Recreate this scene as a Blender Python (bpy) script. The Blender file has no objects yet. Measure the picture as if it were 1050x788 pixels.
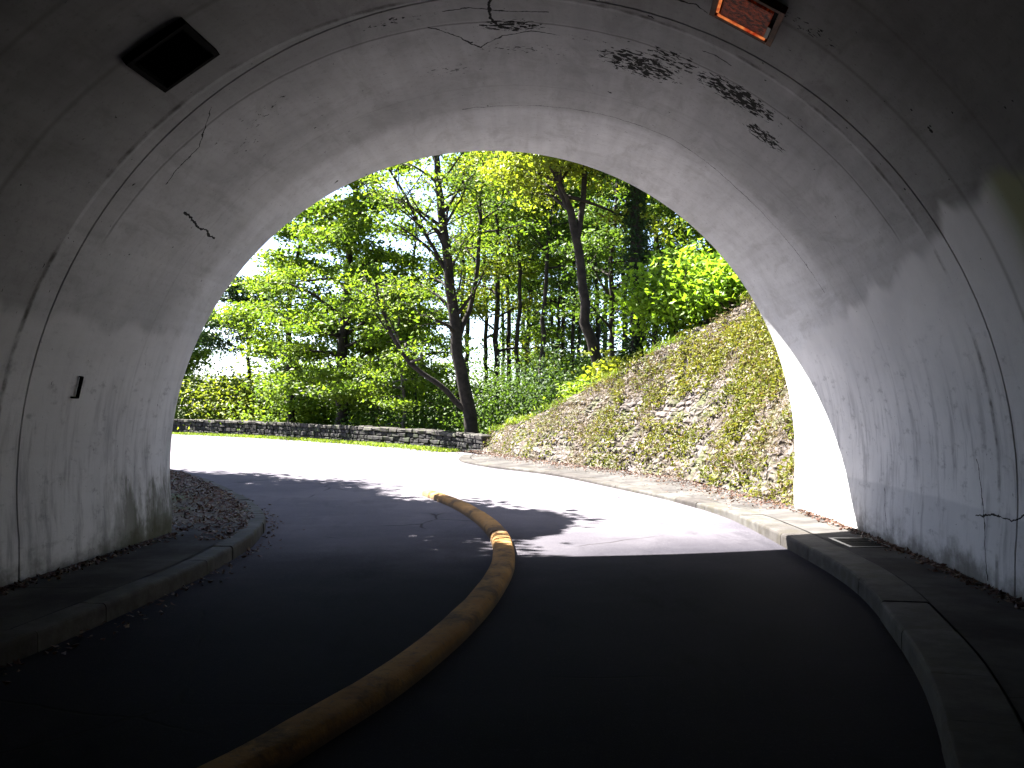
import bpy, math
import numpy as np
from mathutils import Vector

SC = bpy.context.scene
COL = SC.collection
R = np.random.default_rng(11)

# ------------------------------------------------------------------ helpers
def tag(o, label=None, cat=None, group=None, kind=None):
    if label: o['label'] = label
    if cat: o['category'] = cat
    if group: o['group'] = group
    if kind: o['kind'] = kind
    return o

def empty(name, loc, label, cat, group=None):
    o = bpy.data.objects.new(name, None)
    o.empty_display_size = 0.3
    COL.objects.link(o)
    o.location = loc
    return tag(o, label, cat, group)

def new_obj(name, me, mat=None, parent=None):
    o = bpy.data.objects.new(name, me)
    COL.objects.link(o)
    if mat is not None: me.materials.append(mat)
    if parent is not None: o.parent = parent
    return o

def mesh_py(name, verts, faces, mat=None, parent=None, smooth=False, origin=None):
    v = np.asarray(verts, float).copy()
    if origin is not None: v -= np.asarray(origin, float)
    me = bpy.data.meshes.new(name)
    me.from_pydata(v.tolist(), [], [tuple(f) for f in faces])
    me.update()
    if smooth:
        me.polygons.foreach_set('use_smooth', [True]*len(me.polygons))
    return new_obj(name, me, mat, parent)

def mesh_quads(name, v, q, mat=None, parent=None, smooth=False, origin=None):
    """fast all-quad mesh from numpy arrays"""
    v = np.asarray(v, np.float32)
    if origin is not None: v = v - np.asarray(origin, np.float32)
    q = np.asarray(q, np.int32)
    me = bpy.data.meshes.new(name)
    me.vertices.add(len(v)); me.vertices.foreach_set('co', v.ravel())
    me.loops.add(q.size); me.loops.foreach_set('vertex_index', q.ravel())
    me.polygons.add(len(q))
    me.polygons.foreach_set('loop_start', np.arange(0, q.size, 4, dtype=np.int32))
    me.polygons.foreach_set('use_smooth', np.full(len(q), smooth))
    me.update(calc_edges=True); me.validate()
    return new_obj(name, me, mat, parent)

def grid_faces(nu, nv, closed_v=False):
    f = []
    for i in range(nu-1):
        for j in range(nv if closed_v else nv-1):
            j2 = (j+1) % nv
            f.append((i*nv+j, (i+1)*nv+j, (i+1)*nv+j2, i*nv+j2))
    return f

class MB:
    def __init__(s): s.v = []; s.f = []
    def add(s, v, f):
        o = len(s.v); s.v += [tuple(p) for p in v]; s.f += [tuple(i+o for i in k) for k in f]
    def box(s, c, h, ax=None, jit=0.0, rng=None, bev=0.0):
        ax = np.eye(3) if ax is None else np.asarray(ax, float)
        c = np.asarray(c, float)
        if bev <= 0:
            pts = [np.array((x, y, z))*h for x in (-1, 1) for y in (-1, 1) for z in (-1, 1)]
            if jit: pts = [p + rng.normal(0, jit, 3) for p in pts]
            s.add([c + p @ ax for p in pts],
                  [(0, 1, 3, 2), (4, 6, 7, 5), (0, 4, 5, 1), (2, 3, 7, 6), (0, 2, 6, 4), (1, 5, 7, 3)])
        else:
            h = np.asarray(h, float); b = min(bev, 0.45*h.min())
            idx = {}; pts = []
            for x in (-1, 1):
                for y in (-1, 1):
                    for z in (-1, 1):
                        sg = np.array((x, y, z)); jj = rng.normal(0, jit, 3) if jit else np.zeros(3)
                        for k in range(3):
                            p = sg*(h-b); p[k] = sg[k]*h[k]
                            idx[(x, y, z, k)] = len(pts); pts.append(p+jj)
            F = []
            for k in range(3):
                a, b2 = [i for i in range(3) if i != k]
                for sk in (-1, 1):
                    q = []
                    for sa, sb in ((-1, -1), (1, -1), (1, 1), (-1, 1)):
                        t = [0, 0, 0]; t[k] = sk; t[a] = sa; t[b2] = sb
                        q.append(idx[(t[0], t[1], t[2], k)])
                    F.append(tuple(q))
            for k in range(3):
                a, b2 = [i for i in range(3) if i != k]
                for sa in (-1, 1):
                    for sb in (-1, 1):
                        t0 = [0, 0, 0]; t0[a] = sa; t0[b2] = sb; t1 = list(t0)
                        t0[k] = -1; t1[k] = 1
                        F.append((idx[(*t0, a)], idx[(*t0, b2)], idx[(*t1, b2)], idx[(*t1, a)]))
            for x in (-1, 1):
                for y in (-1, 1):
                    for z in (-1, 1):
                        F.append(tuple(idx[(x, y, z, k)] for k in range(3)))
            s.add([c + p @ ax for p in pts], F)
    def build(s, name, mat, parent=None, smooth=False, origin=None):
        o = mesh_py(name, s.v, s.f, mat, parent, smooth, origin)
        fix_normals(o); return o

def fix_normals(o):
    import bmesh
    bm = bmesh.new(); bm.from_mesh(o.data)
    bmesh.ops.recalc_face_normals(bm, faces=bm.faces)
    bm.to_mesh(o.data); bm.free()

def resample(pts, step):
    """smooth Catmull-Rom resample of a polyline"""
    p = np.asarray(pts, float)
    p = np.vstack([2*p[0]-p[1], p, 2*p[-1]-p[-2]])
    out = []
    for i in range(1, len(p)-2):
        n = max(2, int(np.linalg.norm(p[i+1]-p[i])/step))
        for k in range(n):
            t = k/n
            out.append(0.5*((2*p[i]) + (-p[i-1]+p[i+1])*t + (2*p[i-1]-5*p[i]+4*p[i+1]-p[i+2])*t*t
                            + (-p[i-1]+3*p[i]-3*p[i+1]+p[i+2])*t**3))
    out.append(p[-2])
    return np.array(out)

def side(p):
    """left-hand unit normals of a plan polyline"""
    t = np.gradient(p[:, :2], axis=0); t /= np.linalg.norm(t, axis=1)[:, None]
    return np.stack([-t[:, 1], t[:, 0]], 1)

def vnoise(x, y, seed=0):
    """value noise, vectorised"""
    def h(i, j):
        n = (i*374761393 + j*668265263 + seed*974634777) & 0x7fffffff
        n = ((n ^ (n >> 13))*1274126177) & 0x7fffffff
        return ((n ^ (n >> 16)) & 0xffff)/65535.0
    x = np.asarray(x, float); y = np.asarray(y, float)
    i = np.floor(x).astype(np.int64); j = np.floor(y).astype(np.int64)
    fx = x-i; fy = y-j; fx = fx*fx*(3-2*fx); fy = fy*fy*(3-2*fy)
    return (h(i, j)*(1-fx)+h(i+1, j)*fx)*(1-fy) + (h(i, j+1)*(1-fx)+h(i+1, j+1)*fx)*fy

# ------------------------------------------------------------------ materials
class NT:
    def __init__(s, name):
        s.m = bpy.data.materials.new(name); s.m.use_nodes = True
        s.t = s.m.node_tree; s.t.nodes.clear()
        s.out = s.n('ShaderNodeOutputMaterial')
    def n(s, typ, **kw):
        nd = s.t.nodes.new(typ)
        for k, v in kw.items(): setattr(nd, k, v)
        return nd
    def put(s, sock, val):
        if hasattr(val, 'is_linked') or isinstance(val, bpy.types.NodeSocket): s.t.links.new(val, sock)
        elif val is not None:
            if isinstance(val, (tuple, list)) and len(val) == 3 and sock.type == 'RGBA': val = (*val, 1)
            sock.default_value = val
    def math(s, op, a, b=None, c=None, clamp=False):
        nd = s.n('ShaderNodeMath', operation=op, use_clamp=clamp)
        for i, v in enumerate((a, b, c)):
            if v is not None: s.put(nd.inputs[i], v)
        return nd.outputs[0]
    def mix(s, f, a, b, mode='MIX'):
        nd = s.n('ShaderNodeMix', data_type='RGBA', blend_type=mode)
        s.put(nd.inputs[0], f); s.put(nd.inputs[6], a); s.put(nd.inputs[7], b)
        return nd.outputs[2]
    def noise(s, vec, scale, detail=4, rough=.55, dist=0, out=0):
        nd = s.n('ShaderNodeTexNoise')
        if vec is not None: s.put(nd.inputs['Vector'], vec)
        nd.inputs['Scale'].default_value = scale; nd.inputs['Detail'].default_value = detail
        nd.inputs['Roughness'].default_value = rough; nd.inputs['Distortion'].default_value = dist
        return nd.outputs[out]
    def voro(s, vec, scale, feature='F1', out=0, rnd=1):
        nd = s.n('ShaderNodeTexVoronoi', feature=feature)
        if vec is not None: s.put(nd.inputs['Vector'], vec)
        nd.inputs['Scale'].default_value = scale; nd.inputs['Randomness'].default_value = rnd
        return nd.outputs[out]
    def ramp(s, f, lo, hi, a=0.0, b=1.0, smooth=True):
        nd = s.n('ShaderNodeMapRange', interpolation_type='SMOOTHSTEP' if smooth else 'LINEAR')
        s.put(nd.inputs[0], f)
        for i, v in enumerate((lo, hi, a, b)): s.put(nd.inputs[i+1], v)
        return nd.outputs[0]
    def comb(s, x, y, z=0.0):
        nd = s.n('ShaderNodeCombineXYZ')
        for i, v in enumerate((x, y, z)): s.put(nd.inputs[i], v)
        return nd.outputs[0]
    def sep(s, v):
        nd = s.n('ShaderNodeSeparateXYZ'); s.put(nd.inputs[0], v); return nd.outputs
    def scale(s, v, k):
        nd = s.n('ShaderNodeVectorMath', operation='MULTIPLY'); s.put(nd.inputs[0], v); nd.inputs[1].default_value = k
        return nd.outputs[0]
    def pos(s): return s.n('ShaderNodeNewGeometry').outputs['Position']
    def obj(s): return s.n('ShaderNodeTexCoord').outputs['Object']
    def bump(s, h, strength=.3, dist=.02):
        nd = s.n('ShaderNodeBump'); s.put(nd.inputs['Height'], h)
        nd.inputs['Strength'].default_value = strength; nd.inputs['Distance'].default_value = dist
        return nd.outputs[0]
    def principled(s, col, rough=.8, normal=None, spec=.3, metal=0.0, **kw):
        nd = s.n('ShaderNodeBsdfPrincipled')
        s.put(nd.inputs['Base Color'], col); s.put(nd.inputs['Roughness'], rough)
        nd.inputs['Specular IOR Level'].default_value = spec; nd.inputs['Metallic'].default_value = metal
        if normal is not None: s.put(nd.inputs['Normal'], normal)
        for k, v in kw.items(): s.put(nd.inputs[k], v)
        s.t.links.new(nd.outputs[0], s.out.inputs[0]); return nd

def rockmat(name, a, b, sc=3.0, bumpd=.02, third=None, island=True):
    t = NT(name); p = t.pos()
    n1 = t.noise(p, sc, 6, .65); n2 = t.noise(p, sc*9, 3)
    c = t.mix(t.ramp(n1, .3, .7), a, b)
    if third: c = t.mix(t.ramp(t.noise(p, sc*.6, 5, .7), .5, .64), c, third)
    if island:
        r = t.n('ShaderNodeNewGeometry').outputs['Random Per Island']
        c = t.mix(1.0, c, t.comb(t.math('MULTIPLY_ADD', r, .6, .65), t.math('MULTIPLY_ADD', r, .66, .6), t.math('MULTIPLY_ADD', r, .62, .6)), 'MULTIPLY')
    t.principled(c, .9, t.bump(t.math('ADD', n1, t.math('MULTIPLY', n2, .4)), .6, bumpd), .2)
    return t.m

def leafmat(name, a, b, trans=.45, c3=None):
    t = NT(name)
    r = t.n('ShaderNodeNewGeometry').outputs['Random Per Island']
    n = t.ramp(t.noise(t.pos(), .55, 3), .35, .65)
    c = t.mix(t.math('ADD', t.math('MULTIPLY', r, .6), t.math('MULTIPLY', n, .4)), a, b)
    if c3: c = t.mix(t.ramp(r, .86, .9), c, c3)
    pr = t.n('ShaderNodeBsdfPrincipled'); t.put(pr.inputs['Base Color'], c)
    pr.inputs['Roughness'].default_value = .5; pr.inputs['Specular IOR Level'].default_value = .16
    tr = t.n('ShaderNodeBsdfTranslucent'); t.put(tr.inputs[0], t.mix(1.0, c, (1.25, 1.25, .55), 'MULTIPLY'))
    mx = t.n('ShaderNodeMixShader'); mx.inputs[0].default_value = trans
    t.t.links.new(pr.outputs[0], mx.inputs[1]); t.t.links.new(tr.outputs[0], mx.inputs[2])
    t.t.links.new(mx.outputs[0], t.out.inputs[0])
    return t.m

def plain(name, col, rough=.6, metal=0.0, spec=.4, var=.25, sc=8):
    t = NT(name); n = t.noise(t.obj(), sc, 5, .6)
    c = t.mix(t.ramp(n, .3, .7), tuple(k*(1-var) for k in col), tuple(k*(1+var) for k in col))
    t.principled(c, rough, t.bump(n, .15, .004), spec, metal)
    return t.m

M = {}
M['leaf_lime'] = leafmat('lime maple leaves', (.05, .10, .012), (.155, .22, .025), .5)
M['leaf_green'] = leafmat('mid green leaves', (.028, .062, .012), (.085, .14, .022), .42)
M['leaf_dark'] = leafmat('dark ivy leaves', (.012, .03, .009), (.03, .06, .016), .25)
M['leaf_bright'] = leafmat('bright maple leaves', (.09, .17, .018), (.19, .30, .03), .55)
M['leaf_yellow'] = leafmat('yellow green leaves', (.075, .11, .012), (.20, .23, .03), .5)
M['leaf_blue'] = leafmat('grey green leaves', (.03, .055, .03), (.07, .11, .055), .35)
M['vine'] = leafmat('creeper leaves', (.055, .072, .011), (.165, .165, .03), .3, (.12, .09, .045))
M['straw'] = leafmat('dry stems', (.08, .06, .042), (.18, .145, .105), .2)
M['litter'] = leafmat('dry fallen leaves', (.035, .016, .012), (.10, .05, .035), .1, (.13, .09, .06))
M['grass'] = leafmat('verge grass', (.07, .12, .015), (.17, .22, .03), .4)
M['bark'] = rockmat('dark bark', (.012, .010, .009), (.034, .028, .024), 5, .03, None, False)
M['bark_pale'] = rockmat('grey bark', (.04, .035, .03), (.10, .09, .08), 4, .02, None, False)
M['stone'] = rockmat('dark mossy rubble', (.008, .0075, .0085), (.02, .0185, .02), 6, .03, (.02, .026, .012))
M['coping'] = rockmat('coping rubble', (.018, .017, .0165), (.06, .055, .053), 6, .03, (.03, .036, .016))
M['mortar'] = rockmat('dark mortar', (.02, .02, .02), (.05, .045, .04), 6, .02, None, False)
M['soil'] = rockmat('forest soil', (.03, .022, .015), (.075, .055, .04), 2.5, .04, (.05, .06, .02), False)
M['black_metal'] = plain('black painted steel', (.0025, .0025, .0025), .8, 0, .03)
M['grey_metal'] = plain('weathered zinc', (.03, .029, .028), .5, .6, .5)
M['rust_metal'] = plain('rusted steel', (.10, .035, .015), .75, .2, .3, .5)

# asphalt
def asphalt():
    t = NT('worn asphalt'); p = t.pos()
    big = t.noise(p, .22, 4, .6); mid = t.noise(p, 1.7, 5, .65); fine = t.noise(p, 95, 2, .6)
    c = t.mix(t.ramp(big, .35, .65), (.042, .041, .047), (.060, .058, .063))
    c = t.mix(t.ramp(mid, .45, .75, 0, .5), c, (.075, .073, .078))
    c = t.mix(t.ramp(fine, .56, .72, 0, .45), c, (.15, .145, .14))
    c = t.mix(t.ramp(t.noise(p, 28, 4, .75), .54, .70, 0, .5), c, (.11, .108, .11))
    c = t.mix(t.ramp(t.noise(t.scale(p, (1, .35, 1)), 1.1, 5, .7), .52, .70, 0, .45), c, (.022, .022, .025))
    # tunnel shade and outdoor sun put into the asphalt colour, blending across the mouth
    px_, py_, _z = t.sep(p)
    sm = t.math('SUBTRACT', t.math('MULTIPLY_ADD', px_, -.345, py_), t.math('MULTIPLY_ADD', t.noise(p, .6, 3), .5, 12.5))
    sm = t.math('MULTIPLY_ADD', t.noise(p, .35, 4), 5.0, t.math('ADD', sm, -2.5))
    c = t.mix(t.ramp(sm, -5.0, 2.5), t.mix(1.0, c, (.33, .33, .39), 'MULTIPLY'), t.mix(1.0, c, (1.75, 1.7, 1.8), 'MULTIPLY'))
    ed = t.voro(t.mix(.12, p, t.noise(p, 2.2, 4, .6, 0, 1)), .33, 'DISTANCE_TO_EDGE')
    crack = t.math('MULTIPLY', t.ramp(ed, .0, .006, 1, 0), t.ramp(t.noise(p, .5, 2), .48, .6))
    c = t.mix(t.math('MULTIPLY', crack, .75), c, (.015, .014, .014))
    t.principled(c, t.math('MULTIPLY_ADD', mid, .2, .75), t.bump(t.math('ADD', fine, t.math('MULTIPLY', crack, -1.5)), .35, .006), .015)
    return t.m
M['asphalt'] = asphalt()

def pavement():
    t = NT('sidewalk concrete'); p = t.pos(); y = t.sep(p)[1]
    n = t.noise(p, 1.3, 6, .65); f = t.noise(p, 40, 3)
    c = t.mix(t.ramp(n, .3, .7), (.034, .032, .032), (.075, .072, .07))
    c = t.mix(t.ramp(f, .55, .75, 0, .5), c, (.06, .055, .05))
    c = t.mix(t.ramp(t.noise(p, .7, 5, .7), .52, .68, 0, .7), c, (.04, .037, .03))
    j = t.math('PINGPONG', t.math('MULTIPLY_ADD', y, 1.0, 40.0), .75)
    jm = t.ramp(j, .0, .012, 1, 0)
    c = t.mix(t.math('MULTIPLY', jm, .8), c, (.03, .028, .025))
    t.principled(c, .9, t.bump(t.math('SUBTRACT', t.math('ADD', n, t.math('MULTIPLY', f, .5)), jm), .5, .01), .02)
    return t.m
M['pavement'] = pavement()
M['kerb'] = rockmat('kerb stone', (.03, .028, .027), (.065, .062, .06), 4, .008, (.04, .037, .03), True)

def yellow_paint():
    t = NT('worn yellow paint'); p = t.pos()
    n = t.noise(p, 2.2, 6, .7); f = t.noise(p, 26, 4, .7)
    c = t.mix(t.ramp(n, .3, .7), (.235, .128, .048), (.335, .19, .072))
    c = t.mix(t.ramp(f, .55, .68, 0, .85), c, (.16, .12, .085))
    c = t.mix(t.ramp(t.noise(p, 1.3, 6, .78), .46, .62, 0, .85), c, (.085, .062, .045))
    z = t.sep(p)[2]
    c = t.mix(t.math('MULTIPLY', t.ramp(z, .02, .07, 1, 0), .75), c, (.10, .08, .06))
    t.principled(c, .9, t.bump(t.math('ADD', n, f), .7, .014), .06)
    return t.m
M['yellow'] = yellow_paint()

# ------------------------------------------------------------------ plan of the place (metres; y = away from the camera)
EYE = 1.65
RAD, ZC = 4.09, 0.90          # vault radius and the height of its centre over the road
def axis_x(y):
    y = np.asarray(y, float)
    return 0.08 - (y-13)**2/120 - np.maximum(0, 6.5-y)**2/50

def vault_uv(px, py):
    """where a sight ray meets the vault: station y and arc length from the crown"""
    dx, dz = (px-525)/1000., (415-py)/1000.
    lo, hi = 2.0, 16.0
    for _ in range(50):
        d = .5*(lo+hi)
        if (dx*d-axis_x(d))**2 + (dz*d+EYE-ZC)**2 < RAD*RAD: lo = d
        else: hi = d
    a = math.atan2(dx*d-axis_x(d), dz*d+EYE-ZC)
    return d, RAD*a

LC = resample([(-11, -9), (-6.9, -2), (-4.6, 2), (-3.5, 4.6), (-3.2, 6.1), (-3.08, 7.3), (-2.96, 9.1), (-2.98, 10.6), (-3.06, 11.7), (-3.4, 13.4), (-4.3, 15.8),
               (-6.2, 19.8), (-7.9, 22.7), (-11, 27), (-16, 32), (-25, 38), (-40, 44)], .35)
RC = resample([(-6.5, -10), (-2.2, -4), (.3, 0), (1.1, 2), (1.86, 4.1), (2.26, 5.26), (2.58, 6.4), (3.02, 8.57), (3.14, 10.9), (3.13, 14), (2.75, 16.5), (2.25, 18.4),
               (.95, 22.6), (-.5, 25.3), (-1.35, 27.6), (-1.6, 29.6), (-1.5, 31.4)], .35)
TOE = np.array([(-.95, 31.9), (.1, 28.6), (1.0, 26.2), (1.9, 23.9), (2.8, 22), (3.5, 20), (3.95, 16.8), (4.3, 14.42)])
CREST = np.array([(-.6, 32.5, .72), (.95, 29.3, 1.40), (2.3, 27.0, 2.10), (3.75, 25.0, 3.0), (5.25, 23.2, 3.85), (6.4, 21.3, 4.7), (7.5, 18, 5.4), (8.3, 15.4, 5.9)])
WALL = np.array([(-.75, 32.1, .64), (-3.56, 37.5, .72), (-10.6, 47, .80), (-18.6, 55, .92), (-32, 65, .95), (-50, 75, .95)])

# drop-off beyond the wall, used by the ground sheet and by everything standing on it
_EDGE = np.array([(-140, 115), (-50, 75.6), (-32, 65.6), (-18.9, 55.6), (-10.9, 47.6), (-3.9, 38.1), (-.6, 33.0), (6, 36), (14, 40), (30, 36), (60, 10), (60, -120), (-140, -120)])
def _inside(x, y):
    c = np.zeros(np.shape(x), bool); n = len(_EDGE)
    for i in range(n):
        (x1, y1), (x2, y2) = _EDGE[i], _EDGE[(i+1) % n]
        with np.errstate(divide='ignore', invalid='ignore'):
            c ^= ((y1 > y) != (y2 > y)) & (x < (x2-x1)*(y-y1)/((y2-y1) if y2 != y1 else 1e-9)+x1)
    return c
def ground_z(x, y):
    x = np.asarray(x, float); y = np.asarray(y, float)
    d = np.full(x.shape, 1e9); n = len(_EDGE)
    for i in range(n):
        a, b = _EDGE[i], _EDGE[(i+1) % n]; ab = b-a
        t = np.clip(((x-a[0])*ab[0]+(y-a[1])*ab[1])/(ab@ab), 0, 1)
        d = np.minimum(d, np.hypot(x-a[0]-t*ab[0], y-a[1]-t*ab[1]))
    d = np.where(_inside(x, y), 0, d)
    return -.035 - 26*(1-np.exp(-d*.22/26))

# ------------------------------------------------------------------ ground sheet, road
g = np.concatenate([-np.geomspace(5000, 66, 22), np.arange(-64, 112, 2.0), np.geomspace(114, 5000, 22)])
X, Y = np.meshgrid(g, g, indexing='ij')
Z = ground_z(X, Y)
far = np.hypot(X, Y-30)
Z = Z + np.where(Z < -.3, (vnoise(X*.15, Y*.15, 3)-.5)*np.clip(-Z*.2, 0, 1.2), 0)
def ground_mat():
    t = NT('wooded ground'); p = t.pos()
    c = t.mix(t.ramp(t.noise(p, .8, 6, .7), .35, .65), (.03, .035, .014), (.08, .085, .03))
    c = t.mix(t.ramp(t.noise(p, .012, 6, .7), .4, .6), c, (.05, .065, .04))
    t.principled(c, .95, t.bump(t.noise(p, 3, 5), .5, .1), .1); return t.m
n = len(g)
o = mesh_quads('ground', np.stack([X, Y, Z], -1).reshape(-1, 3), grid_faces(n, n), ground_mat(), smooth=True); tag(o, kind='structure')

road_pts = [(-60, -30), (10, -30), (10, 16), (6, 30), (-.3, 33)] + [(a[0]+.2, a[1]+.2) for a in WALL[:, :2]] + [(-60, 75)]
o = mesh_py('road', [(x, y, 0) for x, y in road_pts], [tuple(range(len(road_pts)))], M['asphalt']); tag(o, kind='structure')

# ------------------------------------------------------------------ tunnel
PORT = lambda u: 12.90 + .345*u          # portal plane: y of the mouth at cross offset u
ys = list(np.arange(-8, 7.9, .4)) + [7.90, 7.927, 7.93, 7.936, 7.95, 7.956, 7.959, 8.02] + list(np.arange(8.3, 11.01, .3))
path = [(float(axis_x(y)), y) for y in ys]
back = []                                # the tunnel goes on behind, round its bend
x0, y0 = path[0]; h = math.atan2(float(axis_x(-7.6)-axis_x(-8)), .4)
for k in range(30):
    x0 -= math.sin(h)*1.6; y0 -= math.cos(h)*1.6; h += .065
    back.insert(0, (x0, y0))
path = back + path
NA = 97
angs = np.linspace(-1.0, 1.0, NA)
amax = math.pi/2 + .10
prof = [(-RAD*math.sin(amax)+.0, -.3)] + [(RAD*math.sin(a*amax), ZC+RAD*math.cos(a*amax)) for a in angs] + [(RAD*math.sin(amax), -.3)]
prof = np.array(prof); prof[:, 1] = np.where(np.arange(len(prof)) % (len(prof)-1) == 0, -.3, prof[:, 1])
arc = np.concatenate([[-RAD*amax-.9], RAD*angs*amax, [RAD*amax+.9]])
pp = np.array(path); tg = np.gradient(pp, axis=0); tg /= np.linalg.norm(tg, axis=1)[:, None]
rings = []; uvs = []
groove = {7.936: .012, 7.95: .012}
for i, (x, y) in enumerate(path):
    gr = groove.get(round(y, 3), 0.0)
    k = 1 + gr/RAD
    nx, ny = tg[i][1], -tg[i][0]
    rings.append(np.stack([x+nx*prof[:, 0]*k, y+ny*prof[:, 0]*k, np.where(prof[:, 1] < -.2, -.3, ZC+(prof[:, 1]-ZC)*k)], 1))
    uvs.append(np.stack([rings[-1][:, 1] if y > -5 else np.full(len(prof), y), arc], 1))
last = rings[-1]
k = 1.0
for s in np.linspace(0, 1, 9)[1:]:
    cx = axis_x(11+1.9*s)
    yend = PORT(prof[:, 0])
    Yv = last[:, 1]*(1-s) + yend*s
    Xv = axis_x(Yv) + prof[:, 0]*k + (last[:, 0]-axis_x(last[:, 1])-prof[:, 0]*k)*(1-s)
    rings.append(np.stack([Xv, Yv, last[:, 2]], 1)); uvs.append(np.stack([Yv, arc], 1))
rings = np.array(rings); uvs = np.array(uvs)
NP = rings.shape[1]

CRACKS = [  # polylines seen on the plaster: (sight points, half width m)
    ([(440, 28), (470, 38), (491, 49), (515, 37), (545, 32), (570, 36)], .010),
    ([(502, 0), (503, 18), (513, 29)], .012),
    ([(190, 218), (200, 228), (220, 245)], .013),
    ([(475, 112), (515, 109), (570, 110), (610, 116), (650, 127), (690, 143), (720, 163), (755, 193), (790, 228), (825, 270), (845, 300)], .006),
    ([(720, 52), (735, 58), (748, 67)], .010),
    ([(692, 0), (712, 4), (724, 13)], .012),
    ([(1000, 528), (1020, 528), (1032, 533), (1050, 530)], .008),
    ([(906, 545), (907, 500)], .006),
    ([(170, 190), (205, 150), (218, 110)], .006),
    ([(1005, 600), (1008, 540), (1000, 470)], .008),
    ([(455, 12), (480, 8), (520, 12), (560, 13)], .009),
]
SPALLS = [  # (sight point, radius m along the tunnel, radius m round the arc, density)
    (655, 66, .34, .42, 1.25), (690, 62, .25, .3, 1.0), (755, 98, .26, .45, 1.3), (783, 140, .18, .25, 1.2), (830, 30, .12, .25, .75),
    (522, 26, .14, .32, 1.15), (460, 72, .2, .25, .55), (540, 50, .18, .5, .5), (252, 148, .16, .2, .5), (405, 22, .10, .35, .6), (275, 115, .2, .3, .5), (815, 125, .12, .15, .5), (600, 40, .1, .3, .35),
]
def lining_mat():
    t = NT('whitewashed concrete'); uvn = t.n('ShaderNodeUVMap'); uvn.uv_map = 'UVMap'
    uv = uvn.outputs[0]; u, v, _ = t.sep(uv); P = t.pos(); z = t.sep(P)[2]
    big = t.noise(uv, .45, 5, .6); mid = t.noise(uv, 2.2, 6, .65); fine = t.noise(uv, 38, 3, .6)
    c = t.mix(t.ramp(big, .3, .7), (.43, .435, .445), (.60, .605, .615))
    # board marks running along the barrel, and formwork rings
    board = t.noise(t.scale(uv, (.35, 6.5, 1)), 1.0, 3, .6)
    c = t.mix(t.ramp(board, .35, .7, 0, .22), c, (.29, .285, .29))
    ring = t.noise(t.scale(uv, (3.2, .22, 1)), 1.0, 4, .6)
    c = t.mix(t.ramp(ring, .52, .74, 0, .2), c, (.27, .265, .27))
    c = t.mix(t.ramp(mid, .48, .72, 0, .3), c, (.31, .305, .30))
    c = t.mix(t.ramp(t.noise(uv, 13, 5, .7), .5, .72, 0, .25), c, (.22, .215, .21))
    c = t.mix(t.ramp(t.noise(t.scale(uv, (.8, 2.2, 1)), 1.1, 6, .7, .8), .5, .66, 0, .3), c, (.25, .245, .24))
    c = t.mix(t.ramp(fine, .62, .75, 0, .5), c, (.12, .115, .11))
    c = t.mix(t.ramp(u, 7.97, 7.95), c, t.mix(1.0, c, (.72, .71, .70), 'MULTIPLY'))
    c = t.mix(t.ramp(t.math('MULTIPLY_ADD', big, 1.5, u), 9.2, 5.2), c, t.mix(1.0, c, (.40, .395, .385), 'MULTIPLY'))  # light fall-off into the tunnel put into the lining colour
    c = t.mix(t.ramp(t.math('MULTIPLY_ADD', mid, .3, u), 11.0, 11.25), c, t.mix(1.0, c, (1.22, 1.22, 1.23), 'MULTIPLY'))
    # repainted lower walls with a wavy rolled edge
    wob = t.math('MULTIPLY_ADD', t.noise(t.comb(u, 0.0, 3.3), .9, 4, .5), 1.0, -.5)
    right = t.ramp(v, -.5, .5)
    edge = t.math('ADD', t.mix_f(right, 2.42, t.math('MULTIPLY_ADD', u, -.105, 3.82)) , wob)
    pm = t.ramp(t.math('SUBTRACT', edge, z), -.06, .07)
    pm = t.math('MULTIPLY', pm, t.mix_f(right, .62, 1.0))
    pc = t.mix(t.ramp(t.noise(uv, 1.1, 5, .6), .3, .7), (.64, .64, .65), (.75, .745, .75))
    pc = t.mix(t.math('MULTIPLY', t.ramp(t.math('ADD', u, t.math('MULTIPLY', wob, 1.2)), 6.75, 6.35), right), pc, (.32, .34, .21))
    pc = t.mix(t.ramp(t.math('MULTIPLY_ADD', big, 1.5, u), 8.6, 6.0, 0, .8), pc, t.mix(1.0, pc, (.62, .62, .61), 'MULTIPLY'))  # same inward light fall-off put into the lower wall colour
    c = t.mix(pm, c, pc)
    # vertical run-off streaks
    st = t.noise(t.comb(t.math('MULTIPLY', u, 7.5), t.math('MULTIPLY', z, .55), v), 1.0, 5, .65)
    low = t.ramp(z, 1.0, 2.6, 1, 0)
    c = t.mix(t.math('MULTIPLY', t.ramp(st, .46, .70, 0, .55), low), c, (.19, .19, .21))
    c = t.mix(t.math('MULTIPLY', t.ramp(t.noise(t.scale(uv, (3, 5, 1)), 1.4, 6, .7), .54, .70, 0, .45), t.ramp(z, 1.7, 2.8, 1, 0)), c, (.17, .17, .185))
    # bluish flat band near the pavement
    c = t.mix(t.math('MULTIPLY', t.math('MULTIPLY', t.ramp(t.math('ADD', z, t.math('MULTIPLY', wob, .1)), .78, .74), right), .28), c, (.30, .315, .35))
    # dirt and moss at the foot
    fd = t.math('ADD', z, t.math('MULTIPLY_ADD', mid, .9, -.45))
    c = t.mix(t.ramp(fd, .10, .42, .75, 0), c, (.07, .065, .05))
    ms = t.math('MULTIPLY', t.ramp(t.math('ADD', z, t.math('MULTIPLY_ADD', t.noise(t.scale(uv, (2.2, .8, 1)), 1.3, 5, .7), 2.6, -1.3)), .35, 1.0, 1, 0),
                t.math('MULTIPLY', t.ramp(u, 9.2, 10.6), t.ramp(v, -1.0, -2.0)))
    c = t.mix(t.math('MULTIPLY', ms, .8), c, (.055, .058, .028))
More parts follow.
